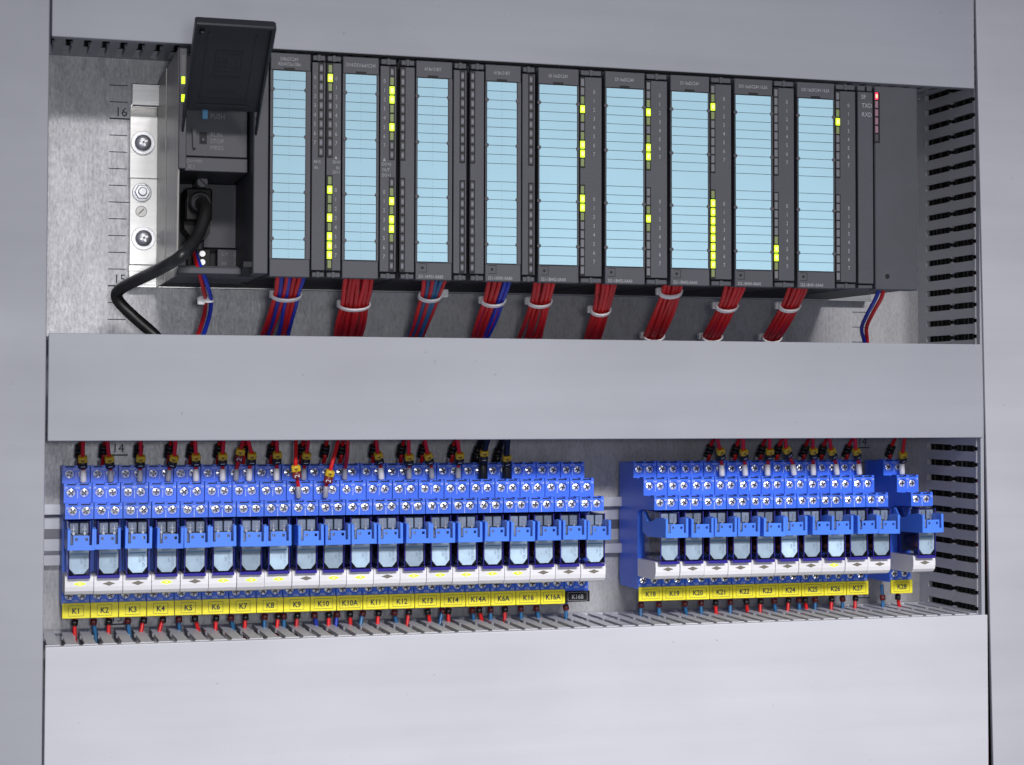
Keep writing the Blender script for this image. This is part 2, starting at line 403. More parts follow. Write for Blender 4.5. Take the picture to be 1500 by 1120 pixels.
def packed(label, group, cat, cols, pts_of, n, r):  # black filler wires, added so the duct slots stay dark
    for i in range(n):
        p = pts_of(i); o = thing('wire', label, cat, tuple(p[0]), group)
        part('jacket', MB().tube(smooth_path(p, 3), r, 8), cols, o)
jit = lambda a: random.uniform(-a, a)
packed('black wire added to darken the slots of the right duct', 'black wires added to darken the right duct', 'wire', BLACK,
       lambda i: [(519.6+(i % 2)*2.6+jit(.6), -4.5-5.0*i+jit(.6), z) for z in range(105, -446, -110)], 14, 2.5)
packed('black wire added to darken the slots of the upper duct', 'black wires lying inside the upper duct', 'wire', BLACK,
       lambda i: [(x, -9-5.2*i+jit(.8), 22.0+(i % 2)*2+jit(.6)) for x in range(-62, 509, 114)], 13, 2.7)
packed('black wire added to darken the slots of the lower duct', 'black wires lying inside the lower duct', 'wire', BLACK,
       lambda i: [(x, -9-5.2*i+jit(.8), -341.0-(i % 2)*2+jit(.6)) for x in range(-62, 509, 114)], 13, 2.7)

# ================================================================== module rail
r = thing('mounting_rail', 'bright aluminium profile rail carrying the black modules, with two screws at its left end', 'rail', (228, 0, -122))
mb = MB()
mb.box(-15.9, 470, -8, -.05, -121.8, -112.4, .3); mb.box(-15.6, 470, -6.2, -.05, -112.2, -108.8)
mb.box(-15.7, 470, -8, -.05, -108.6, -57.3, .25); mb.box(-15.9, 470, -7.6, -.05, -57.1, -20.2, .25)
mb.prism([(-.05, -2.0), (-15.6, -2.0), (-16.4, -2.6), (-16.0, -14.6), (-15.2, -15.6), (-14.0, -15.6), (-14.0, -13.5), (-2.0, -13.5), (-2.0, -20.1), (-.05, -20.1)], -15.2, 470)
mb.box(-15.8, 470, -9.3, -8.02, -122.2, -120.6, .2)
part('rail_profile', mb, ALU, r)
def bolt(x, z, kind):
    b = part('screw' if kind else 'ground_stud', MB().lathe([(4.9, -9.2), (4.9, -10.2), (4.5, -11.5), (3.3, -12.4), (1.6, -12.85), (.6, -12.9)] if kind else [(2.6, -8), (2.6, -15.0), (2.1, -15.6)], (x, 0, z), 'y', 24), DOME if kind else STEEL, r)
    if kind:
        w = inst('washer', MB().lathe([(7.0, -8.0), (7.0, -9.0), (6.8, -9.25)], (x, 0, z), 'y', 32).mesh('washer', STEEL, (228, 0, -122)), b)
        c = MB()
        for a in (.4, .4+math.pi/2):
            pts = [(-2.5, -.55), (2.5, -.55), (2.5, .55), (-2.5, .55)]
            c.prism([(x+p*math.cos(a)-q*math.sin(a), z+p*math.sin(a)+q*math.cos(a)) for p, q in pts], -12.95, -11.5, 'y')
        inst('cross_recess', c.mesh('cross_recess', CHROME, (228, 0, -122)), b)
    else:
        n = MB().lathe([(5.6, -8.02), (5.6, -9.4), (5.2, -9.5)], (x, 0, z), 'y', 28)
        n.lathe([(4.7, -9.4), (4.7, -12.6), (4.2, -13.2)], (x, 0, z), 'y', 6, smooth=False)
        inst('nut', n.mesh('nut', STEEL, (228, 0, -122)), b)
bolt(-8.4, -36.2, 1); bolt(-7.6, -93, 1); bolt(-8.8, -65.8, 0)
mb = MB().lathe([(3.0, -7.0), (3.0, -8.25)], (-9, 0, -77), 'y', 24)
em = part('earth_symbol', mb, CONTACT, r)
c = MB()
for a, l in ((.8, 2.2),): c.prism([(-9+p*math.cos(a)-q*math.sin(a), -77+p*math.sin(a)+q*math.cos(a)) for p, q in ((-l, -.35), (l, -.35), (l, .35), (-l, .35))], -8.35, -8.2, 'y')
c.lathe([(3.35, -7), (3.35, -8.12)], (-9, 0, -77), 'y', 24)
inst('slot', c.mesh('slot', DKSTEEL, (228, 0, -122)), em)

# ================================================================== modules
YF = -126.0
def cell_mesh(name, m, core=None):
    mb = MB().box(-1.1, 1.1, YF-.1, YF+1.2, -2.2, 2.2, .25)
    me = mb.mesh(name, [m] + ([core] if core else []), (0, 0, 0))
    if core:
        b2 = bmesh.new(); b2.from_mesh(me)
        v = [b2.verts.new(Vector(c)*MM) for c in ((-.6, YF-.14, -1.2), (.65, YF-.14, -1.2), (.65, YF-.14, 1.1), (-.6, YF-.14, 1.1))]
        f = b2.faces.new(v); f.material_index = 1; b2.normal_update(); b2.to_mesh(me); b2.free()
    return me
C_ON = cell_mesh('led', LEDON, LEDHOT); C_OFF = cell_mesh('led', LEDOFD, LEDOFF); C_DK = cell_mesh('led', LEDOFD); C_LK = cell_mesh('led', LEAK); C_MO = cell_mesh('led', LEDMONO)
C_RED = cell_mesh('led', LEDRED, LEDREDH); C_RDIM = cell_mesh('led', LEDREDD)
C_ONS = 1.18
def column(root, base, x, up, low, mono):
    """two light strips of ten cells; lit cells are numbered like the printed digits"""
    mb = MB()
    for zt, lit in ((-4.6, up), (-66.0, low)):
        if lit is None: continue
        mb.box(x-1.6, x+1.6, YF+.1, YF+1.5, zt-51.8, zt+.1)
    part('light_strip', mb, BLACK, root)
    for zt, lit in ((-4.6, up), (-66.0, low)):
        if lit is None: continue
        for i in range(10):
            zc = zt-.3-5.1*(i+.5)
            me = C_ON if (i-1) in lit and i > 0 and i < 9 else C_LK if {i-2, i} & set(lit) else (C_MO if mono else C_OFF)
            q = inst('led', me, root, (x-base[0], 0-base[1], zc-base[2]))
            if me is C_ON: q.scale = (1.22, 1, .99); q.location.y = -(.2e-3) + .0
def digits(mb, x, zt):
    for i in range(8): mb.text(str(i), x, zt-.3-5.1*(i+1.5)-1.2, 2.3, YF+.1, 'CENTER', sx=.8)
def label_sheet(root, x0, x1, dotted):
    zt, zb, rows = -10.0, -112.0, 20
    h = (zt-zb)/rows
    s = part('label_strip', MB().box(x0, x1, YF-.32, YF-.02, zb, zt), LABEL, root)
    s.rotation_euler.y = random.uniform(-.0012, .0012)
    mb = MB()
    for i in range(1, rows):
        if i == 10: continue
        mb.box(x0+.05, x1-.05, YF-.37, YF-.33, zt-h*i-.14, zt-h*i+.14)
    base = [c/MM for c in root['base']]
    inst('ruled_line', mb.mesh('ruled_line', INK, base), s)
    if dotted:
        mb = MB(); xc = (x0+x1)/2
        for i in range(52):
            if 24 < i < 28: continue
            z = zt-1.2-i*1.96; mb.box(xc-.07, xc+.07, YF-.37, YF-.33, z-.4, z+.4)
        inst('dotted_line', mb.mesh('dotted_line', INKG, base), s)
def door_mesh(x0, x1, l0, l1, notch=True):
    """connector door: a frame round the label window"""
    mb = MB(); t = 6
    mb.box(x0, x1, YF, YF+t, -9.6, -.2, .35); mb.box(x0, x1, YF, YF+t, -122.2, -112.4, .35)
    mb.box(x0, l0-.35, YF, YF+t, -112.39, -9.61); mb.box(l1+.55, x1, YF, YF+t, -112.39, -9.61)
    mb.box(l0-.34, l1+.54, YF+.6, YF+t, -112.39, -9.61)
    for z in (-20.2, -45.7, -76.0, -101.5):
        mb.lathe([(1.15, YF-.5), (1.15, YF+1)], (l0-.2, 0, z), 'y', 12); mb.lathe([(1.15, YF-.5), (1.15, YF+1)], (l1+.4, 0, z), 'y', 12)
    return mb
def module_base(name, x0, x1, label, group):
    t = thing(name, label, 'module', (x0, 0, -122.4), group)
    return t
def std_detail(root, x0, x1, door, lab, panels, header, footer, hole, dotted):
    base = [c/MM for c in root['base']]
    part('door', door_mesh(door[0], door[1], lab[0], lab[1]), PLC, root)
    xc = (lab[0]+lab[1])/2
    part('door_catch', MB().box(xc-3, xc+3, YF-.1, YF+.4, -9.7, -8.2).box(lab[0]-.3, lab[1]+.5, YF-.06, YF+.2, -10.05, -9.45), BLACK, root)
    label_sheet(root, lab[0], lab[1], dotted)
    for p0, p1 in panels:
        part('side_panel', MB().box(p0, p1, YF+.25, YF+6, -118.2, -4.2, .3), PLC, root)
        q = (p0+p1)/2
        for za, zb, zc, zd in ((-3.3, -.4, -3.6, -.1), (-121.8, -119.2, -122, -118.9)):
            part('latch', MB().box(p0+.5, p1-.2, YF+.5, YF+5, za, zb, .3).box(q-1.0, q+1.0, YF-.1, YF+4, zc, zd, .2), PLC, root)
    if hole:
        hx = lab[0]+.8
        part('lock_screw', MB().box(hx, hx+4.6, YF-.05, YF+.1, -118.0, -117.7).box(hx+4.4, hx+4.7, YF-.05, YF+.1, -118, -113.2)
             .box(hx, hx+4.6, YF-.05, YF+.1, -113.4, -113.1).lathe([(.85, YF-.06), (.85, YF+.3)], (hx+2.2, 0, -115.5), 'y', 12), BLACK, root)
    mb = MB()
    for i, tx in enumerate(header): mb.text(tx, xc, -5.6-2.7*i+(1.2 if len(header) > 1 else 0), 2.0, YF-.05, 'CENTER', sx=.72)
    if footer: mb.text(footer, door[0]+1.6, -121.2, 1.9, YF-.05, 'LEFT', sx=.78)
    return mb

GM = 'input and output modules in a row on the rail'
SM = [  # x, kind, lit upper, lit lower, header, footer, label
 (120, 'A', (), (), 'AI 8x13 BIT', '331-1KF01-0AB0', 'dark grey module with four unlit light strips, directly right of the module whose two light strips face different sides'),
 (160, 'A', (), (), 'AI 8x13 BIT', '331-1KF01-0AB0', 'dark grey unlit module beside the first module with a wide label'),
 (200, 'D', (2, 6, 7), (0, 1), 'DI 16xDC24V', '321-1BH02-0AA0', 'dark grey module, lights 2, 6, 7 lit above and 0, 1 below'),
 (240, 'D', (2, 6, 7), (2,), 'DI 16xDC24V', '321-1BH02-0AA0', 'dark grey module, lights 2, 6, 7 lit above and only 2 below'),
 (280, 'D', (1,), (0, 1, 2, 3, 4, 5, 6, 7), 'DI 16xDC24V', '321-1BH02-0AA0', 'dark grey module with its whole lower row of eight green lights lit'),
 (320, 'D', (), (5, 6), 'DO 16xDC24V / 0.5A', '322-1BH01-0AA0', 'dark grey module with only lights 5 and 6 of the lower row lit'),
 (360, 'D', (2,), (), 'DO 16xDC24V / 0.5A', '322-1BH01-0AA0', 'dark grey module with one green light lit, beside the plain module at the right end'),
]
SM[0] = SM[0][:6] + ('dark grey unlit module between the wired controller and another unlit module',)
for x, kind, up, low, head, foot, lab in SM:
    t = module_base('io_module', x, x+40, lab, GM)
    part('housing', MB().box(x+.8, x+39.6, -119.9, -9.5, -121.4, -.6, .6), PLCD, t)
    if kind == 'A':
        mb = std_detail(t, x, x+40, (x+10.2, x+31.0), (x+11.2, x+28.4), [(x+1.4, x+9.6), (x+31.8, x+39.4)], [head], foot, True, True)
        part('printed_marking', mb, PRINT, t)
        column(t, (x, 0, -122.4), x+2.7, up, low, False); column(t, (x, 0, -122.4), x+36.9, up, low, False)
    else:
        mb = std_detail(t, x, x+40, (x+1.2, x+25.4), (x+1.9, x+24.2), [(x+26.2, x+39.3)], [head], foot, True, False)
        for zt in (-4.6, -66.0): digits(mb, x+34.6, zt)
        part('printed_marking', mb, PRINT, t)
        column(t, (x, 0, -122.4), x+27.6, up, low, True)
# communication module at the right end
t = module_base('communication_module', 400, 440, 'plain dark grey module with a red light at the right end of the row', None)
part('housing', MB().box(400.8, 439.6, -118, -9.5, -121.4, -.6, .6).box(411.6, 440, -126.6, -117, -122.2, -.2, .5), PLC, t)
part('side_panel', MB().box(400.9, 411.0, -125.6, -117.5, -118.8, -3.9, .35), PLC, t)
for b_ in ((401.0, 406, -125.2, -118, -3.4, -.3, .3), (407, 410.5, -125.4, -118, -3.5, -.2, .3), (401, 410.5, -125.2, -118, -121.6, -119.6, .3)): part('latch', MB().box(*b_), PLC, t)
part('light_strip', MB().box(411.0, 414.9, -126.75, -125.5, -34.4, -3.9), BLACK, t)
for i in range(6):
    inst('led', C_RED if i == 0 else C_RDIM if i < 5 else C_DK, t, (412.8-400, -.75, -6.3-5.0*i+122.4))
part('printed_marking', MB().text('SF', 403.2, -8.2, 2.7, -125.7, sx=.9).text('TXD', 403.4, -13.4, 2.7, -125.7, sx=.9).text('RXD', 403.4, -18.8, 2.7, -125.7, sx=.9), PRINT, t)
part('lock_screw', MB().lathe([(1.5, -126.7), (1.5, -126.2)], (419.5, 0, -114.2), 'y', 16), BLACK, t)

# ------------------------------------------------------------------ controller (CPU) with its two connector sections
t = module_base('controller', 0, 120, 'large dark grey controller with a raised black flap at the left end of the row', None)
B0 = (0, 0, -122.4)
part('side_plate', MB().prism([(-9.5, -2.0), (-20, -.6), (-122, -.4), (-124, -1.6), (-124, -66), (-120, -118), (-110, -122), (-9.5, -122)], 0, .9)
     .prism([(-60, -.5), (-61.2, -.5), (-61.2, -122), (-60, -122)], -.35, 0), PLCS, t)
mb = MB().box(48.8, 119.4, -119.9, -9.5, -121.4, -.6, .6)                     # body behind the two connectors
mb.box(1.3, 48.7, -50, -9.5, -121.5, -.8)                                     # back of the controller part
mb.box(1.3, 48.7, -104, -50.1, -30, -.8)                                      # upper block behind the flap
part('housing', mb, PLCD, t)
part('light_column', MB().box(.1, 4.3, -126.2, -100, -65.4, -.6, .4), PLC, t)
part('light_strip', MB().box(1.2, 3.4, -126.4, -125, -31, -4.5), LEDOFD, t)
me = MB().box(-.95, .95, YF-.7, YF+.5, -2.0, 2.0, .2).mesh('led', LEDON, (0, 0, 0))
for z in (-18.0, -27.6): inst('led', me, t, (2.3, 0, z+122.4))
mb = MB().box(4.7, 38.8, -112, -50.1, -56.6, -30.1, .4).box(4.7, 38.9, -112.8, -50.1, -64.8, -57.2, .4)
mb.prism([(8.7, -41.5), (9.6, -40.9), (10.6, -41.2), (11.0, -51.5), (10.2, -52.6), (9.2, -52.3)], -114.6, -112, 'y')
part('switch_panel', mb, PLC, t)
sw = part('mode_switch', MB().box(12.8, 16.8, -112.2, -111.5, -49.8, -43.4), BLACK, t)
inst('knob', MB().box(13.8, 15.6, -113.2, -112, -48.6, -46.6, .3).mesh('knob', PLC, B0), sw)
part('push_tab', MB().box(14.0, 17.0, -114.2, -112, -36.4, -30.6, .2).box(14.6, 16.4, -114.4, -114.1, -35.9, -31.4), PUSHB, t)
mb = MB().text('PUSH', 18.6, -35.8, 3.0, -112.1, sx=.8)
for i, w in enumerate(('RUN', 'STOP', 'MRES')): mb.text(w, 18.7, -45.6-3.6*i, 2.5, -112.1, sx=.9)
mb.text('X1', 6.4, -63.6, 2.6, -112.9).text('DP/MPI', 5.8, -60.4, 2.0, -112.9)
mb.text('L+', 32.0, -106.4, 2.6, -60.1).text('M', 32.0, -112.2, 2.6, -60.1).text('DC24V', 40.6, -112.4, 2.0, -60.1, rot=math.pi/2)
part('printed_marking', mb, PRINTD, t)
mb = MB().box(22, 43.5, -57, -50.1, -101.6, -65, .3).box(29.6, 42.6, -60, -50.1, -113.2, -102.6, .3).box(1.3, 22, -52, -50.1, -113, -65)
mb.box(1.3, 44, -104, -50.1, -121.6, -115.5, .5).box(1.3, 42, -112.5, -104.1, -120.6, -116.8, .5)
part('connector_bay', mb, PLC, t)
part('right_pillar', MB().box(40.2, 48.4, -126, -50.1, -120.8, -.4, .5), PLC, t)
part('hinge_lever', MB().prism([(-100, -117), (-118, -113.5), (-124, -114.2), (-124, -117), (-112, -121), (-100, -121)], 35.5, 42.5), PLCD, t)
tb = part('terminal_block', MB().box(12.4, 25.4, -62, -50.1, -113.3, -102.8, .4), BLACK, t)
for z in (-105.6, -110.4):
    inst('terminal_screw', MB().lathe([(1.7, -62.6), (1.6, -61.5)], (20.8, 0, z), 'y', 14).mesh('terminal_screw', CHROME, B0), tb)
# connector sections (x 48.6-80 and 80-120)
mb = std_detail(t, 48.6, 80, (49.2, 71.2), (50.6, 68.2), [(72.0, 79.5)], ['DI8xDC24V', 'AI5/AO2x12Bit'], None, False, True)
mb.text('AI+2', 73.0, -59.6, 1.8, YF+.1, sx=.8).text('IN', 73.4, -63.0, 1.8, YF+.1, sx=.8)
for i in range(8): mb.text(str(i), 73.6, -4.9-5.1*(i+1.5)-1.2, 2.3, YF+.1, 'CENTER', sx=.8)
m2 = std_detail(t, 80, 120, (89.0, 109.2), (90.5, 107.7), [(80.1, 88.3), (110.0, 119.2)], ['DI16/DO16xDC24V'], None, False, True)
for zt in (-4.6, -66.0): digits(m2, 85.4, zt); digits(m2, 112.4, zt)
for x, s, z in ((83.6, 'DI+0', -59.5), (85.4, 'IN', -62.7), (83.6, 'DI+1', -65.0), (111.0, 'DO+0', -59.5), (111.2, 'OUT', -62.7), (111.0, 'DO+1', -65.6)):
    m2.text(s, x, z, 1.8, YF+.1, sx=.8)
for x in (84.6, 111.6): m2.prism([(x, -57.0), (x+1.6, -57.0), (x+.8, -55.2)], YF+.1, YF+.15, 'y')
part('printed_marking', mb, PRINT, t); part('printed_marking', m2, PRINT, t)
column(t, B0, 77.0, (), None, False)
column(t, B0, 82.0, (0,), (0, 3, 5, 6, 7), False); column(t, B0, 116.6, (1, 2, 5), (1, 3, 4), False)
# raised flap: a shallow tray hinged low in front of the controller
hy, hz, ty, tz = -107.0, -57.0, -186.0, 1.6
ax = Vector((0, ty-hy, tz-hz)); Ln = ax.length; ax.normalize(); nn = Vector((0, -ax.z, ax.y))     # nn: outward (up/front)
if nn.z < 0: nn = -nn
def flap(mb, x0, x1, a0, a1, n0, n1, bev=0):
    t_ = MB().box(x0, x1, a0, a1, n0, n1, bev)
    for v in t_.bm.verts:
        v.co = Vector((v.co.x, hy, hz)) + ax*v.co.y + nn*v.co.z
    me = bpy.data.meshes.new('flap_piece'); t_.bm.to_mesh(me); t_.bm.free(); mb.bm.from_mesh(me); bpy.data.meshes.remove(me)
mb = MB()
flap(mb, 1.6, 42.0, 35, Ln, 1.5, 3.2, .5)             # skin
flap(mb, 1.6, 3.0, 30, Ln-1, -1.8, 1.6, .3); flap(mb, 40.6, 42.0, 30, Ln-1, -1.8, 1.6, .3)
flap(mb, 1.6, 42.0, Ln-1.6, Ln+1.0, -2.2, 3.2, .7)    # lip at the free end
flap(mb, 41.2, 42.6, Ln-14, Ln+.6, -2.2, 3.0, .5)
flap(mb, 1.6, 2.8, -1, 40, -2.6, .6, .5); flap(mb, 40.8, 42.0, -1, 46, -2.6, .6, .5)   # arms down to the pivots
flap(mb, 7.5, 35, 39, 39.8, .3, 1.6)
fl = part('flap', mb, DOORM, t)
mb = MB()
flap(mb, 9.0, 9.6, 44, Ln-8, 1.1, 1.5); flap(mb, 33.6, 34.2, 44, Ln-8, 1.1, 1.5); flap(mb, 9.0, 34.2, 44, 44.6, 1.1, 1.5)
flap(mb, 14.5, 28.5, 60, 60.4, 1.15, 1.5); flap(mb, 14.5, 28.5, 78, 78.4, 1.15, 1.5); flap(mb, 14.5, 14.9, 60, 78, 1.15, 1.5); flap(mb, 28.1, 28.5, 60, 78, 1.15, 1.5)
for rr in range(5):
    for k in range(6):
        if random.random() < .8: flap(mb, 15.6+2*k, 16.9+2*k+random.uniform(-.4, .3), 63+3*rr, 63.9+3*rr, 1.2, 1.5)
for k in range(7): flap(mb, 13+2.2*k, 14.3+2.2*k, 49, 50, 1.2, 1.5)
inst('moulded_rib', mb.mesh('moulded_rib', DOORM, B0), fl)
mb = MB(); flap(mb, 4.6, 7.2, Ln-9, Ln-6.4, -.4, 1.6, .5); inst('stop_pin', mb.mesh('stop_pin', DOORM, B0), fl)

# ================================================================== black bus plug and its cable
pg = thing('bus_plug', 'black bus plug with thick black cable in the open bay of the controller', 'plug', (17, -60, -100))
mb = MB().box(8.6, 23.6, -84, -57.2, -89, -70.5, 1.0).prism([(8.8, -88.8), (23.4, -88.8), (23.2, -95), (20.5, -99), (14, -99), (8.8, -93)], -78, -57.2, 'y')
part('plug_body', mb, BLACK, pg)
s = part('thumb_screw', MB().lathe([(3.4, -60), (3.4, -72), (3.1, -73), (3.1, -79), (2.8, -79.4)], (18.6, 0, -66.6), 'y', 20), KNOB, pg)
c = MB(); a = -.75
c.prism([(18.6+p*math.cos(a)-q*math.sin(a), -66.6+p*math.sin(a)+q*math.cos(a)) for p, q in ((-2.7, -.3), (2.7, -.3), (2.7, .3), (-2.7, .3))], -79.55, -79.0, 'y')
inst('slot', c.mesh('slot', BLACK, (17, -60, -100)), s)
part('collar', MB().lathe([(6.2, -83), (6.4, -87), (5.4, -90), (4.4, -90.5), (4.0, -88)], (16.4, 0, -79.2), 'y', 28), PLCD, pg)
path = [(16.4, -84, -79.2), (16.9, -95, -80.4)]
for px, py, y in ((301, 312, -107), (290, 345, -117), (276, 364, -126), (262, 378, -130), (240, 391, -114), (215, 404, -86), (190, 416, -62), (174, 426, -48), (171, 436, -44), (180, 449, -43), (200, 468, -44), (224, 489, -45)):
    v = atY(px, py, y); path.append((v.x, y, v.z))
path.append((path[-1][0]+8, -46, path[-1][2]-9))
path = smooth_path(path, 8)
part('cable', MB().tube(path, 3.4, 16), CABLE, pg)

# ================================================================== wire bundles below the modules
def ring(center, axis, ux, rx, ry, width, thick):
    """nylon strap round a bundle: an oval band"""
    axis = axis.normalized(); ux = (ux-axis*ux.dot(axis)).normalized(); uy = axis.cross(ux)
    mb = MB(); n = 28; R = []
    for i in range(n):
        a = 2*math.pi*i/n; q = []
        for dr, dw in ((0, -1), (thick, -1), (thick, 1), (0, 1)):
            q.append(mb.bm.verts.new(center+ux*math.cos(a)*(rx+dr)+uy*math.sin(a)*(ry+dr)+axis*dw*width/2))
        R.append(q)
    for i in range(n):
        A, B = R[i], R[(i+1) % n]
        for k in range(4):
            f = mb.bm.faces.new((A[k], A[(k+1) % 4], B[(k+1) % 4], B[k])); f.smooth = False
    bmesh.ops.recalc_face_normals(mb.bm, faces=mb.bm.faces[:])
    return mb, ux, uy
COLS = {'r': RED, 'b': BLUEW, 's': STEELB}
def bundle(label, xa, xb, ea, eb, front, rear, ties, rw=1.3, tail=False, y0=-115, y1=-50, zt=-119.5, name='wire_bundle'):
    """xa..xb at the module bottom, ea..eb at the duct; colours of the front and rear row; ties = [(t, tilt)]"""
    c0, c1 = (xa+xb)/2, (ea+eb)/2
    o = thing(name, label, 'wires', (c1, y1, -158), 'wire bundles under the modules')
    mids = {}
    def centre(t):
        # the bundle drops almost straight, then leans back into the duct
        x = c0+(c1-c0)*(t**1.1)
        y = y0+(y1-y0)*(min(t, 1.25)**1.2); z = zt+(-152.5-zt)*t
        return Vector((x, y, z))
    tt = [i/12 for i in range(17)]
    tie0 = ties[0][0] if ties else .5
    def place(u, v, t, k):
        w0 = (xb-xa)/2-rw; w1 = (eb-ea)/2-rw
        w = w0+(w1-w0)*min(t, 1.05)
        sq = 1-.10*math.exp(-((t-tie0)/.16)**2)
        return centre(t)+Vector((u*w*sq, 0, 0))+Vector((0, v*rw*1.9*(.55 if v > 0 else .2), -v*.5))
    n = len(front)
    for row, cols in ((-1, front), (1, rear)):
        for k, c in enumerate(cols):
            n = len(cols); u = (2*k/(n-1)-1 if n > 1 else 0)*(1 if row < 0 else .85)
            bow = (1-u*u)
            j = random.uniform(-.25, .25); ph = random.uniform(0, 6)
            pts = []
            for t in tt:
                p = place(u+.11*math.sin(ph+4.2*t)*(.35+abs(t-tie0)*1.6), row, t, k)
                p.y += (-bow*1.3 if row < 0 else bow*2.2+rw*.6)+j
                pts.append(p)
            part('wire', MB().tube(smooth_path(pts, 2), rw*random.uniform(.93, 1.04), 9), COLS[c], o)
    for t, drop in ties:
        c = centre(t); ax_ = centre(min(1, t+.05))-centre(max(0, t-.05))
        w = ((xb-xa)*(1-t)+(eb-ea)*t)/2
        axd = (ax_.normalized()+Vector((0, drop, 0))).normalized()
        mb, ux, uy = ring(c+Vector((0, .4, 0)), axd, Vector((1, 0, 0)), w-.5, rw*2.2, 2.9, 1.0)
        if tail:
            q = c+Vector((w+.2, .8, 1.5)); mb.box(q.x-.3, q.x+4.2, q.y, q.y+5, q.z-2.0, q.z+2.6, .5)
        else:
            q = c+Vector((-w*.8, rw*2.6, .8)); mb.box(q.x-2, q.x+2.6, q.y, q.y+3.6, q.z-2.2, q.z+2.2, .5)
        part('cable_tie', mb, TIE, o)
    MIDW.append((ea-3, eb+3))
bundle('mixed red and blue wire bundle below the controller, leftmost of the tied bundles', 54.3, 70.8, 50.6+6, 67+6.5, 'rbrbrrb', 'rbrr', [(.33, .42)])
bundle('thickest all-red wire bundle, tied with a low-hanging white strap', 91.2, 110.2, 99.2, 115.6, 'rrrrrrr', 'rrrrr', [(.46, .62)])
bundle('red and steel blue wire bundle with a broad white strap end on its right', 137, 151.2, 143.2, 153.6, 'rsrssr', 'srs', [(.30, .45)], tail=True)
bundle('red wire bundle with bright blue wires along both edges', 174.2, 189.4, 182.2, 193.6, 'rrrbb', 'brr', [(.36, .4)])
bundle('red wire bundle under the module with lights 0 and 1 lit below', 201.8, 215, 211.6, 226.6, 'rrrrr', 'rrrr', [(.36, .4)])
bundle('red wire bundle tied halfway down, under the module with only light 2 lit below', 239.8, 252.6, 254, 264.4, 'rrrrr', 'rrr', [(.48, .38)])
bundle('red wire bundle with a straight strap at its top and another by the duct', 280.6, 293.9, 291.8, 304.6, 'rrrrr', 'rrrr', [(.17, .05), (.90, .35)])
bundle('red wire bundle with two straps, second from the right end of the rail', 319.4, 333, 330.2, 343, 'rrrrr', 'rrrr', [(.38, .35), (.90, .35)])
bundle('red wire bundle with two straps, nearest the plain module with the red light', 360.4, 373.8, 370.8, 383, 'rrrrr', 'rrrr', [(.36, .3), (.90, .35)])
def pair(label, A, Bp, tie, y):
    o = thing('wire_pair', label, 'wires', (Bp[0][-1][0], Bp[0][-1][1], -158), 'two-wire leads of the end modules')
    for pts, m_ in ((Bp[0], RED), (Bp[1], BLUEW)):
        part('wire', MB().tube(smooth_path(pts, 6), 1.25, 9), m_, o)
    if tie:
        c = Vector(tie); mb, ux, uy = ring(c, Vector((0, .2, -1)), Vector((1, 0, 0)), 2.9, 1.9, 3.6, .9)
        mb.box(c.x-5.2, c.x-1.2, c.y-1.5, c.y+2, c.z-3.4, c.z+1.2, .5)
        part('cable_tie', mb, TIE, o)
    MIDW.append((Bp[0][-1][0]-5, Bp[0][-1][0]+5))
def pts_at(L):
    out = []
    for px, py, y in L:
        v = atY(px, py, y); out.append((v.x, y, v.z))
    return out
PA = [(284, 370, -64), (287, 384, -96), (292, 400, -105), (297, 420, -96), (301, 440, -80), (299, 462, -65), (291, 488, -54), (285, 503, -52)]
pair('thin red and blue pair with a white tie below the black plug', None,
     (pts_at(PA), pts_at([(a+3+.09*(b-370), b+1, c-.8) if b < 440 else (a+8, b, c-1) for a, b, c in PA])), tuple(pts_at([(303, 438, -81)])[0]), 0)
pair('thin untied red and blue pair under the module at the right end', None,
     ([(425.2, -112, -119.5), (426.2, -106, -126), (430, -88, -134), (437, -66, -142), (444.6, -52, -150), (446.5, -48, -160)],
      [(422.2, -112, -119.5), (422.6, -106, -126), (426.5, -87, -135), (434, -65, -143), (443.2, -51, -151), (444.9, -47, -160)]), None, 0)

# ================================================================== DIN rail and relays
dn = thing('din_rail', 'horizontal zinc top-hat rail behind the blue relay sockets', 'rail', (220, 0, -267))
part('rail_profile', MB().prism([(-.1, -256.5), (-1.1, -256.5), (-1.1, -277.6), (-.1, -277.6)], -64, 508)
     .prism([(-.1, -256.4), (-1.1, -256.4), (-6.5, -254.4), (-6.5, -249.3), (-7.5, -249.3), (-7.5, -255.2), (-1.6, -257.4), (-.1, -257.4)], -64, 508)
     .prism([(-.1, -277.7), (-1.1, -277.7), (-6.5, -279.7), (-6.5, -284.8), (-7.5, -284.8), (-7.5, -278.9), (-1.6, -276.7), (-.1, -276.7)], -64, 508), DINM, dn)
mb = MB()
for i in range(23):
    x = -62+25*i
    mb.prism([(x+3*math.cos(a), -267+3*math.sin(a)) for a in (math.pi/2+math.pi*j/6 for j in range(7))] +
             [(x+12+3*math.cos(a), -267+3*math.sin(a)) for a in (-math.pi/2+math.pi*j/6 for j in range(7))], -1.2, -1.15, 'y')
part('slot', mb, DKSTEEL, dn)

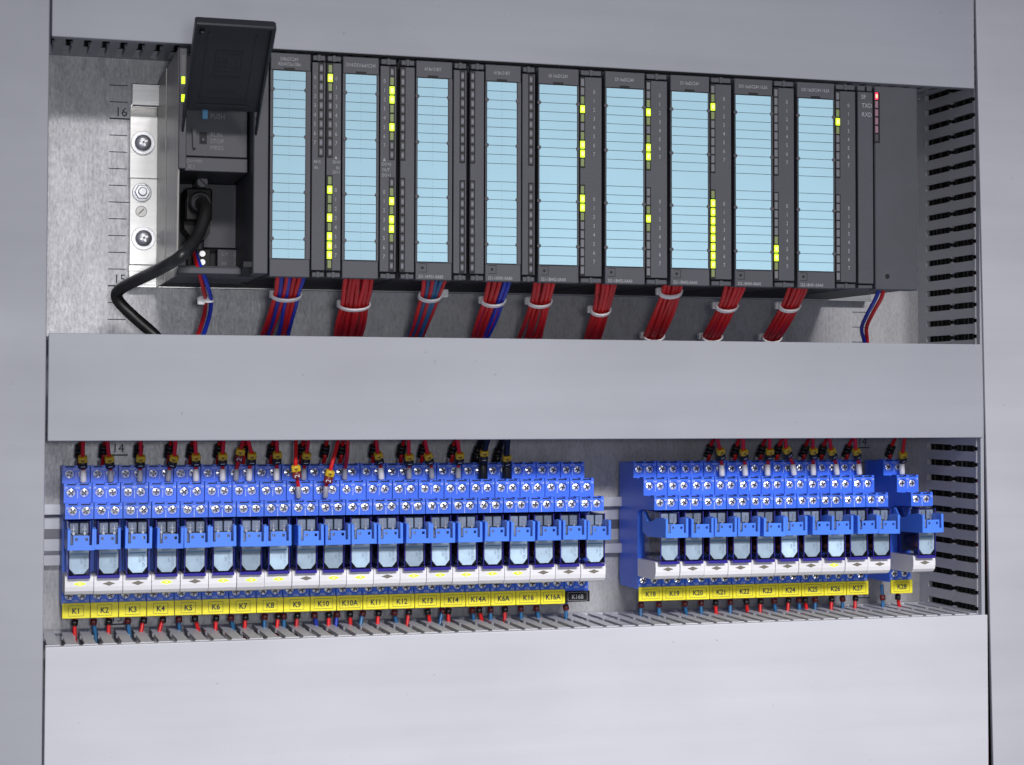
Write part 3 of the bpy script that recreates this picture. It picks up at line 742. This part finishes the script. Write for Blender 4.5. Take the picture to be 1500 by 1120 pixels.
PW, BW = 15.8, 15.35
SO = (0, 0, -312.5)
def prof_body():
    return [(-3, -227), (-26.6, -227), (-26.6, -236.3), (-44.9, -236.3), (-44.9, -246.5), (-63.3, -246.5), (-63.3, -254.6), (-44, -255.2),
            (-36.6, -257.0), (-36.4, -296.8), (-34.4, -297.2), (-34.4, -305.3), (-5, -305.3), (-3, -300)]
mb = MB().prism(prof_body(), 0, BW)
for yf, z1, z0, czz in ((-29.1, -227.2, -236.5, -231.0), (-47.3, -236.6, -246.6, -240.9), (-65.7, -246.9, -254.5, -250.2), (-36.9, -297.3, -305.2, -299.9)):
    h = BW/2
    mb.holeplate(0, h, z0, z1, yf, yf+2.5, 4.05, czz, 2.72, n=18); mb.holeplate(h, BW, z0, z1, yf, yf+2.5, 11.3, czz, 2.72, n=18)
for yf, z in ((-29.1, -227.0), (-47.3, -236.4), (-65.7, -246.7)):                # castellated ledges with wire entries
    for x0, x1 in ((0, 1.5), (6.9, 8.5), (13.8, BW)): mb.box(x0, x1, yf+.3, yf+7, z-.4, z+1.0)
    mb.box(1.6, 13.7, yf+4.4, yf+7, z-.2, z+.7)
SOCKET = mb.mesh('body', BLUE, SO)
mb = MB()
for yf, z in ((-29.1, -227.0), (-47.3, -236.4), (-65.7, -246.7)):
    mb.box(2.0, 6.5, yf+1.2, yf+3.8, z-.1, z+.35); mb.box(8.9, 13.4, yf+1.2, yf+3.8, z-.1, z+.35)
ENTRY = mb.mesh('wire_entry', PLCD, SO)
mb = MB()
for yf, a, c, z in ((-29.1, '21', '11', -228.2), (-47.3, '24', '14', -238.0), (-65.7, '22', '12', -248.4)):
    mb.text(a, .5, z-.6, 1.3, yf-.06, sx=.9).text({-29.1: 'COM', -47.3: 'NO', -65.7: 'NC'}[yf], 7.65, z-.6, 1.3, yf-.06, 'CENTER', sx=.8).text(c, 15.0, z-.6, 1.3, yf-.06, 'RIGHT', sx=.9)
    mb.box(7.56, 7.76, yf-.06, yf-.02, z-6.0, z-1.6)
mb.text('A1', .6, -303.4, 1.3, -36.96).text('COIL', 7.65, -303.4, 1.3, -36.96, 'CENTER', sx=.8).text('A2', 15.0, -303.4, 1.3, -36.96, 'RIGHT')
MARK = mb.mesh('printed_marking', PRINTW, SO)
# recessed cross-head screw
def screw_mesh():
    bm = bmesh.new(); me = bpy.data.meshes.new('screw')
    R, w, l = 2.4, .42, 1.55
    cross = [(l, -w), (l, w), (w, w), (w, l), (-w, l), (-w, w), (-l, w), (-l, -w), (-w, -w), (-w, -l), (w, -l), (w, -w)]
    ci = [math.atan2(q, p) % (2*math.pi) for p, q in cross]
    ordr = sorted(range(12), key=lambda i: ci[i])
    O, O2, I, IB = [], [], [], []
    for i in ordr:
        a = ci[i]; p, q = cross[i]
        O.append(bm.verts.new((R*math.cos(a), .35, R*math.sin(a)))); O2.append(bm.verts.new((R*1.0*math.cos(a), 1.5, R*math.sin(a))))
        I.append(bm.verts.new((p, 0, q))); IB.append(bm.verts.new((p*.75, .9, q*.75)))
    k = 12
    # extra ring for roundness
    for i in range(k):
        j = (i+1) % k
        a0, a1 = ci[ordr[i]], ci[ordr[j]] + (2*math.pi if j == 0 else 0)
        am = (a0+a1)/2; mO = bm.verts.new((R*math.cos(am), .35, R*math.sin(am))); mO2 = bm.verts.new((R*math.cos(am), 1.5, R*math.sin(am)))
        bm.faces.new((O[i], mO, O[j], I[j], I[i])); bm.faces.new((O[i], O2[i], mO2, mO)); bm.faces.new((mO, mO2, O2[j], O[j]))
        f = bm.faces.new((I[i], I[j], IB[j], IB[i])); f.material_index = 1
    f = bm.faces.new(IB); f.material_index = 1
    bmesh.ops.recalc_face_normals(bm, faces=bm.faces[:])
    for v in bm.verts: v.co *= MM
    bm.to_mesh(me); bm.free(); me.materials.append(CHROME); me.materials.append(DKSTEEL); return me
SCREW = screw_mesh()
# retaining clip
mb = MB()
mb.box(.3, 1.9, -83, -81.6, -270.3, -259.0, .25); mb.box(13.3, 14.9, -83, -81.6, -270.3, -258.6, .25)
mb.box(1.6, 13.6, -82.9, -81.7, -270.2, -267.4); 
mb.holeplate(3.4, 7.6, -267.4, -262.2, -82.9, -81.7, 5.0, -264.3, .8, inner=True, n=8); mb.holeplate(7.6, 11.9, -267.4, -262.2, -82.9, -81.7, 10.4, -264.3, .8, inner=True, n=8)
arm = [(-81.7, -259.0), (-76, -258.4), (-66, -259.6), (-60, -261.6), (-52, -262.2), (-49, -259.5), (-46, -256.4), (-44, -256.2), (-43.5, -269), (-52, -271.4), (-81.7, -270.3)]
mb.prism(arm, .3, 1.5); mb.prism(arm, 13.7, 14.9)
CLIP = mb.mesh('retaining_clip', BLUEC, SO)
mb = MB().prism([(-36.5, -286.1), (-67.0, -285.9), (-67.8, -286.5), (-68.1, -289.0), (-68.1, -291.8), (-67.5, -294.2), (-65.6, -296.0), (-62.0, -296.8), (-38, -297.0), (-36.5, -296.6)], .1, 15.55)
LEDM = mb.mesh('indicator_module', WHITE, SO)
def lens(mats, hot):
    c = (8.1, -68.15, -290.2); mb = MB()
    mb.prism([(c[0]-3.5, c[2]), (c[0]-1.2, c[2]+.75), (c[0], c[2]+1.25), (c[0]+1.2, c[2]+.75), (c[0]+3.5, c[2]), (c[0]+1.2, c[2]-.75), (c[0], c[2]-1.25), (c[0]-1.2, c[2]-.75)], -68.35, -67, 'y')
    if hot:
        n0 = len(mb.bm.faces); mb.lathe([(.85, -68.3), (.8, -68.5), (.4, -68.7)], (c[0], 0, c[2]), 'y', 12)
        mb.bm.faces.ensure_lookup_table()
        for f in mb.bm.faces[n0:]: f.material_index = 1
    else:
        mb.box(c[0]-.7, c[0]+.7, -68.45, -68.3, c[2]-.6, c[2]+.6)
    return mb.mesh('indicator_lens', mats, SO)
LENS_ON = lens([LENSLIT, LEDHOT], True); LENS_OFF = lens([LENSOFF], False)
PLATE_Y = MB().box(.2, 15.6, -38.4, -36.95, -312.5, -303.8, .2).mesh('label_plate', YELLOW, SO)
PLATE_K = MB().box(.05, 15.75, -38.4, -36.95, -311.6, -305.0, .2).mesh('label_plate', BLACK, SO)
# plug-in relay
RO = (0, 0, -287)
X0, X1, YB, YR = 1.6, 13.6, -45.5, -72.0
mb = MB().box(X0, X1, YR, YB, -284.9, -255.6)
R_CASE = mb.mesh('clear_case', CASE, RO)
e = .38; mb = MB()
mb.box(X0-.1, X1+.1, YR-.1, YB, -287, -285.3, .2)
for xx in (X0-.1, X1-e+.1): mb.box(xx, xx+e, YR-.12, YR+e, -285.0, -255.4)
mb.box(X0-.1, X0+.5, YB-.1, YB+.6, -285, -255.4).box(X1-.5, X1+.1, YB-.1, YB+.6, -285, -255.4)
R_EDGE = mb.mesh('case_edge', CASEB, RO)
cx = (X0+X1)/2
mb = MB().prism([(cx-5.2, -270.6), (cx+5.2, -270.6), (cx+5.2, -281.2), (cx+2.6, -284.4), (cx-2.6, -284.4), (cx-5.2, -281.2)], YR+.5, YR+2.0, 'y')
R_BOB = mb.mesh('bobbin_plate', BOBBIN, RO)
R_BLOCK = MB().box(X0+1, X1-1, -69.5, -47, -270.2, -262.6, .4).box(X0+1.2, X1-1.2, -50, -47, -284, -270).box(X0+.9, cx-.4, YR+1.5, -60, -262.4, -256.5, .3).box(cx+.4, X1-.9, YR+1.5, -60, -262.4, -256.5, .3).mesh('contact_block', BOBG, RO)
mb = MB().lathe([(4.6, -69.8), (4.6, -51)], (cx, 0, -277.4), 'y', 18)
R_COIL = mb.mesh('coil', COPPER, RO)
mb = MB()
for xx in (cx-3, cx+3):
    mb.box(xx-1.3, xx+1.3, YR+1.1, YR+1.4, -260.0, -259.7); mb.lathe([(.75, YR+.6), (.75, YR+1.4)], (xx, 0, -262.2), 'y', 10); mb.box(xx-.18, xx+.18, YR+.9, YR+1.3, -266, -257.8)
R_CON = mb.mesh('contact_spring', CONTACT, RO)
mb = MB().box(cx-4.5, cx+4.5, YR+.40, YR+.48, -273.7, -273.1)
R_LINE = mb.mesh('printed_line', PUSHB, RO)
mb = MB()
mb.text('12A 250V', cx+3.9, -281.6, 1.5, YR+.44, 'LEFT', rot=math.pi/2, sx=.8); mb.text('24V', cx+1.9, -279, 1.3, YR+.44, 'LEFT', rot=math.pi/2)
R_TXT = mb.mesh('printed_marking', BOBG, RO)

names_l = ['K1', 'K2', 'K3', 'K4', 'K5', 'K6', 'K7', 'K8', 'K9', 'K10', 'K10A', 'K11', 'K12', 'K13', 'K14', 'K14A', 'K6A', 'K16', 'K16A', 'K16B']
lit_l = {'K1', 'K4', 'K6', 'K7', 'K8', 'K10', 'K10A', 'K12', 'K13', 'K14', 'K14A', 'K6A', 'K25'}
row = [(n, -53.95+PW*i, 'long left row') for i, n in enumerate(names_l)]
row += [('K%d' % (18+i), 294.1+PW*i, 'right row') for i in range(10)] + [('K28', 467.9, 'alone')]
RELX = {}
for n, x, where in row:
    RELX[n] = x; on = n in lit_l; black = n == 'K16B'
    st = 'a lit green indicator' if on else 'a dark indicator'
    lab = ('blue relay socket with %s and %s label %s' % (st, 'black' if black else 'yellow', n)) + (', standing alone' if n == 'K28' else '')
    o = thing('relay_socket', lab, 'relay socket', (x, 0, -312.5), 'blue relay sockets on the rail')
    inst('body', SOCKET, o); inst('wire_entry', ENTRY, o); inst('printed_marking', MARK, o)
    for yf, zc in ((-29.1, -231.0), (-47.3, -240.9), (-65.7, -250.2), (-36.9, -299.9)):
        for xx in (4.05, 11.3):
            s = inst('screw', SCREW, o, (xx, yf+.75, zc+312.5)); s.rotation_euler = (random.uniform(-.05, .05), random.uniform(0, 6.28), random.uniform(-.05, .05))
    c = inst('retaining_clip', CLIP, o, (random.uniform(-.15, .15), random.uniform(-.5, .5), random.uniform(-.25, .25))); c.rotation_euler = (0, random.uniform(-.012, .012), random.uniform(-.02, .02))
    dx = random.uniform(-.12, .12)
    q = inst('indicator_module', LEDM, o, (dx*.5, random.uniform(-.3, .3), random.uniform(-.12, .12))); inst('indicator_lens', LENS_ON if on else LENS_OFF, q)
    p = inst('label_plate', PLATE_K if black else PLATE_Y, o)
    mb = MB(); xc = 7.9; w = 4.2 if len(n) == 2 else 5.6 if len(n) == 3 else 6.3
    if x > 290: w += .2
    zb, zt = -311.2, -305.1
    if black: zb, zt = -310.9, -305.7
    for a in ((xc-w, xc+w, zb, zb+.18), (xc-w, xc+w, zt-.18, zt), (xc-w, xc-w+.18, zb, zt), (xc+w-.18, xc+w, zb, zt)):
        mb.box(a[0], a[1], -38.5, -38.41, a[2], a[3])
    mb.text(n, xc, -309.75 if not black else -309.7, 3.25 if not black else 2.7, -38.47, 'CENTER', sx=.92, bold=.03)
    inst('lettering', mb.mesh('lettering', PRINT if black else INK, SO), p)
    # the relay itself
    rl = thing('relay', 'clear-cased plug-in relay held by the blue clip of socket %s' % n, 'relay', (x+random.uniform(-.15, .15), random.uniform(-.4, .4), -287), 'clear plug-in relays')
    rl.rotation_euler = (0, random.uniform(-.008, .008), 0)
    for nm, me in (('clear_case', R_CASE), ('case_edge', R_EDGE), ('bobbin_plate', R_BOB), ('contact_block', R_BLOCK), ('coil', R_COIL), ('contact_spring', R_CON)):
        pp = inst(nm, me, rl)
        if nm == 'bobbin_plate': inst('printed_line', R_LINE, pp); inst('printed_marking', R_TXT, pp)

# ================================================================== wires above the relays
def sleeve(r0, r1, h, n=14):
    return MB().lathe([(r0*.8, h/2), (r0, h/2-.4), (r1, -h/2+.6), (r1*.75, -h/2)], (0, 0, 0), 'z', n)
FER_W = sleeve(1.75, 1.9, 7.4).mesh('ferrule_sleeve', FERW); FER_G = sleeve(1.6, 1.75, 7.2).mesh('ferrule_sleeve', FERG)
SLV_K = sleeve(2.6, 2.9, 14).mesh('black_sleeve', BLACKW)
def marker(h, m_, txt, tm, size, r=2.45):
    mb = MB().lathe([(r-.3, h/2), (r, h/2-.25), (r, -h/2+.25), (r-.3, -h/2)], (0, 0, 0), 'z', 14)
    mb.box(-r-.15, r+.15, -r+.3, r*.3, -h/2+.1, h/2-.1, .4)
    me = mb.mesh('marker', m_)
    tx = MB().text(txt, size*.45, -size*.42, size, -r-.06, 'LEFT', rot=math.pi/2).mesh('marker_print', tm)
    return me, tx
MY, MYT = marker(3.7, MARKY, '4', MARKK, 2.4); MK, MKT = marker(4.0, MARKK, '1', PRINTW, 2.6, 2.3); MR, MRT = marker(4.2, MARKR, '2', PRINTW, 3.0, 2.4)
mb = MB()
for i in range(3): mb.lathe([(2.2, 3.9-3*i), (2.7, 3.6-3*i), (2.7, 1.8-3*i), (2.2, 1.5-3*i)], (0, 0, 0), 'z', 12)
RIDGED = mb.mesh('ridged_marker', MARKK)
def along(o, name, me, p, d, child=None):
    q = inst(name, me, o, Vector(p)-Vector(o['base'])/MM)
    d = Vector(d).normalized(); yv = Vector((0, 1, 0)); yv = (yv-d*yv.dot(d)).normalized(); xv = yv.cross(d)
    q.rotation_euler = Matrix((xv, yv, d)).transposed().to_euler()
    if child: inst(child[0], child[1], q)
    return q
def top_wire(label, px_f, py_f, tier, kind, mk, px_t, second=MK, wcol=None):
    """px_f: surveyed position of the ferrule, mk: of the yellow marker (or None), px_t: where it leaves the duct"""
    yf = {1: -33.0, 2: -51.0}[tier]
    F = atY(px_f, py_f, yf); F.y = yf
    zt = {1: -232.6, 2: -242.4}[tier]; F.z = zt
    ft = F + Vector((0, -.4, 3.2)); T = atY(px_t, 643, -46); T.y = -46; T.z = -206
    wc = wcol or (BLACKW if kind == 'K' else RED)
    pts = [F, ft]
    if mk:
        M_ = atY(mk[0], mk[1], yf-5); M_.y = yf-5; pts.append(M_)
        up = (T-M_).normalized(); pts.append(M_+up*4)
    else:
        M_ = ft+(T-ft)*.4+Vector((0, -4, 0)); pts.append(M_)
    pts += [T, T+Vector((random.uniform(-2, 2), 6, 9))]
    o = thing('wire', label, 'wire', tuple(F), 'marked wires above the relays')
    part('jacket', MB().tube(smooth_path(pts, 5), 1.2 if kind != 'K' else 2.0, 9), wc, o)
    d = (pts[2]-F).normalized()
    along(o, 'ferrule_sleeve' if kind != 'K' else 'black_sleeve', {'W': FER_W, 'G': FER_G, 'K': SLV_K}[kind], F+Vector((0, -.2, .6 if kind != 'K' else 2.5)), Vector((d.x*.4, d.y*.3, 1)))
    if mk:
        dd = (pts[3]-ft).normalized()
        along(o, 'marker', MY, M_, dd, ('marker_print', MYT))
        along(o, 'marker', second, M_-dd*3.9, dd, ('marker_print', {MK: MKT, MR: MRT}[second]), )
    MIDW.append((T.x-4, T.x+4))
TW = [('K1', 122, 700, 1, 'W', (121, 671), 122), ('K2', 162, 699, 1, 'G', (160, 671), 155), ('K3', 205, 699, 1, 'G', (206, 670), 206),
      ('K4', 247, 698, 1, 'G', (255, 670), 258), ('K5', 287, 698, 1, 'W', (287, 668), 285), ('K6', 326, 698, 1, 'W', (326, 667), 328),
      ('K7', 365, 698, 1, 'W', (369, 666), 360), ('K8', 405, 697, 1, 'W', (406, 665), 405), ('K9', 445, 697, 1, 'G', (449, 666), 453),
      ('K11', 558, 696, 1, 'W', (554, 666), 549), ('K12', 599, 695, 1, 'G', (599, 668), 598), ('K13', 632, 695, 1, 'G', (627, 667), 620),
      ('K14', 671, 694, 1, 'G', (673, 666), 669), ('K21', 1057, 690, 1, 'W', (1055, 660), 1048), ('K22', 1091, 690, 1, 'W', (1089, 661), 1088),
      ('K23', 1124, 690, 1, 'W', (1127, 660), 1128), ('K24', 1162, 689, 1, 'W', (1152, 658), 1149), ('K25', 1191, 689, 1, 'W', (1191, 659), 1190),
      ('K26', 1225, 689, 1, 'W', (1218, 660), 1213), ('K27', 1258, 689, 1, 'W', (1254, 660), 1251), ('K28', 1321, 688, 1, 'W', (1322, 665), 1326)]
for n, a, b, tr, kd, mk, tp in TW:
    top_wire('red wire, yellow and black marker, %s sleeve, at the top of relay socket %s' % ('white' if kd == 'W' else 'grey', n), a, b, tr, kd, mk, tp)
top_wire('red wire with a red 2 marker at the upper left terminal of relay socket K7', 346, 698, 1, 'G', (352, 660), 359, MR)
top_wire('red wire without marker, grey sleeve, at the top of relay socket K10', 505, 697, 1, 'G', None, 509)
top_wire('red wire with a red 2 marker reaching the second tier of relay socket K9', 437, 722, 2, 'G', (433, 685), 433, MR)
top_wire('red wire with a red 2 marker reaching the second tier of relay socket K10', 477, 721, 2, 'G', (483, 692), 498, MR)
top_wire('thick black sleeved wire with yellow marker at the top of relay socket K14A', 707.5, 695, 1, 'K', (709, 662), 716)
top_wire('thick black sleeved wire with yellow marker at the top of relay socket K6A', 742, 695, 1, 'K', (742, 669), 743)
def rear_wire(near, px, py, wc, big=False):
    y = -20; A = atY(px, py, y); A.y = y
    T = Vector((A.x+random.uniform(-1, 2), -34, -205)); Bt = Vector((A.x+random.uniform(-1.5, .5), -15, -230))
    o = thing('wire', '%s wire with a ridged black marker, behind the top tier of relay socket %s' % ('black' if wc is BLACKW else 'dark red', near), 'wire', tuple(Bt), 'wires running behind the relays')
    part('jacket', MB().tube(smooth_path([Bt, A+Vector((0, 0, -4)), A, A+Vector((.5, -3, 5)), T], 5), 1.2 if not big else 1.9, 9), wc, o)
    along(o, 'ridged_marker', RIDGED, A, T-Bt)
    along(o, 'ferrule_sleeve', FER_G if not big else SLV_K, Bt+Vector((0, 0, 3)), A-Bt)
    MIDW.append((T.x-4, T.x+4))
for n, px in [('K1', 117), ('K2', 152), ('K3', 203), ('K4', 248), ('K5', 280), ('K6', 320), ('K7', 357), ('K8', 398), ('K9', 442), ('K10', 476), ('K10A', 500), ('K11', 547),
              ('K12', 588), ('K13', 619), ('K14', 663), ('K21', 1039), ('K22', 1077), ('K23', 1115), ('K24', 1139), ('K25', 1178), ('K26', 1204), ('K27', 1241), ('K28', 1304)]:
    rear_wire(n, px, 659, RED)
rear_wire('K14A', 699, 662, BLACKW, True); rear_wire('K6A', 729, 664, BLACKW, True)
# fingers of the middle duct, missing where the wires come through
for i in range(57):
    x = -60+10.15*i
    if not any(a-3.6 < x < b+3.6 for a, b in MIDW[:11]): inst('duct_finger', FIN_H, dm, (x-220, 0, -154.8+211))
    if not any(a-2 < x < b+2 for a, b in MIDW[11:]): inst('duct_finger', FIN_H, dm, (x-220, 0, -210.5+211))

# ================================================================== short wires from the relays down into the lower duct
LOW = [('r', 110), ('s', 137.5), ('r', 160), ('s', 187.6), ('r', 211), ('r', 239), ('s', 262.5), ('r', 286), ('r', 317), ('s', 338.5), ('r', 360), ('s', 388), ('r', 408), ('s', 416),
       ('r', 436), ('b', 461), ('r', 482), ('b', 494), ('r', 513), ('s', 531.6), ('r', 554.6), ('s', 578), ('r', 599), ('r', 626.5), ('s', 648), ('r', 657), ('s', 692), ('r', 702),
       ('s', 718.7), ('r', 740), ('s', 763), ('s', 786), ('s', 829), ('s', 939), ('s', 965), ('s', 1003), ('s', 1027), ('r', 1048), ('s', 1070), ('r', 1093), ('r', 1114), ('s', 1134),
       ('r', 1155), ('s', 1170), ('r', 1179), ('s', 1194), ('r', 1218), ('s', 1234), ('r', 1253), ('s', 1292.6), ('r', 1315)]
MS_K = MB().lathe([(1.6, 1.8), (1.9, 1.5), (1.9, -1.5), (1.6, -1.8)], (0, 0, 0), 'z', 12).mesh('marker', MARKK)
MS_R = MB().lathe([(1.6, 1.8), (1.9, 1.5), (1.9, -1.5), (1.6, -1.8)], (0, 0, 0), 'z', 12).mesh('marker', MARKR)
MT1 = MB().text('1', .5, -.5, 1.5, -1.95, rot=math.pi/2).mesh('marker_print', PRINTW); MT2 = MB().text('2', .6, -.5, 1.5, -1.95, rot=math.pi/2).mesh('marker_print', PRINT)
seen = {}
for c, px in LOW:
    yy = -24; T = atY(px-1, 900 if px < 900 else 878, yy); T.y = yy; T.z = -308
    near = min(RELX, key=lambda k: abs(RELX[k]+7.9-T.x))
    cn = {'r': 'red', 's': 'steel blue', 'b': 'bright blue'}[c]
    side = 'left half' if T.x < RELX[near]+7.9 else 'right half'
    key = (near, cn); seen[key] = seen.get(key, 0)+1
    lab = 'short %s wire under the %s of the label %s, entering the lower duct' % (cn, side, near)
    if px == 1292.6: lab = 'short steel blue wire hanging free between the labels K27 and K28'
    if seen[key] > 1: lab = 'second short %s wire under the %s of label %s' % (cn, side, near)
    sway = random.uniform(-2.6, 3.2)
    o = thing('wire', lab, 'wire', (T.x, yy, -334), 'short wires below the relays')
    p = smooth_path([T, T+Vector((.2, -.5, -6)), T+Vector((sway*.5, -1.0+sway*.6, -12)), T+Vector((sway, -1.5+sway, -18)), T+Vector((sway+1, -2, -28))], 4)
    part('jacket', MB().tube(p, 1.15, 9), {'r': RED, 's': STEELB, 'b': BLUEW}[c], o)
    q = along(o, 'marker', MS_K if c == 'r' else MS_R, T+Vector((.2, -.7, -8.4)), Vector((random.uniform(-.2, .2), .1, 1)), ('marker_print', MT1 if c == 'r' else MT2))
for o in bpy.data.objects:
    if 'base' in o: del o['base']
    if o.name.startswith('printed_marking'): o['kind'] = 'stuff'      # print too small to pick apart
bpy.context.view_layer.update()
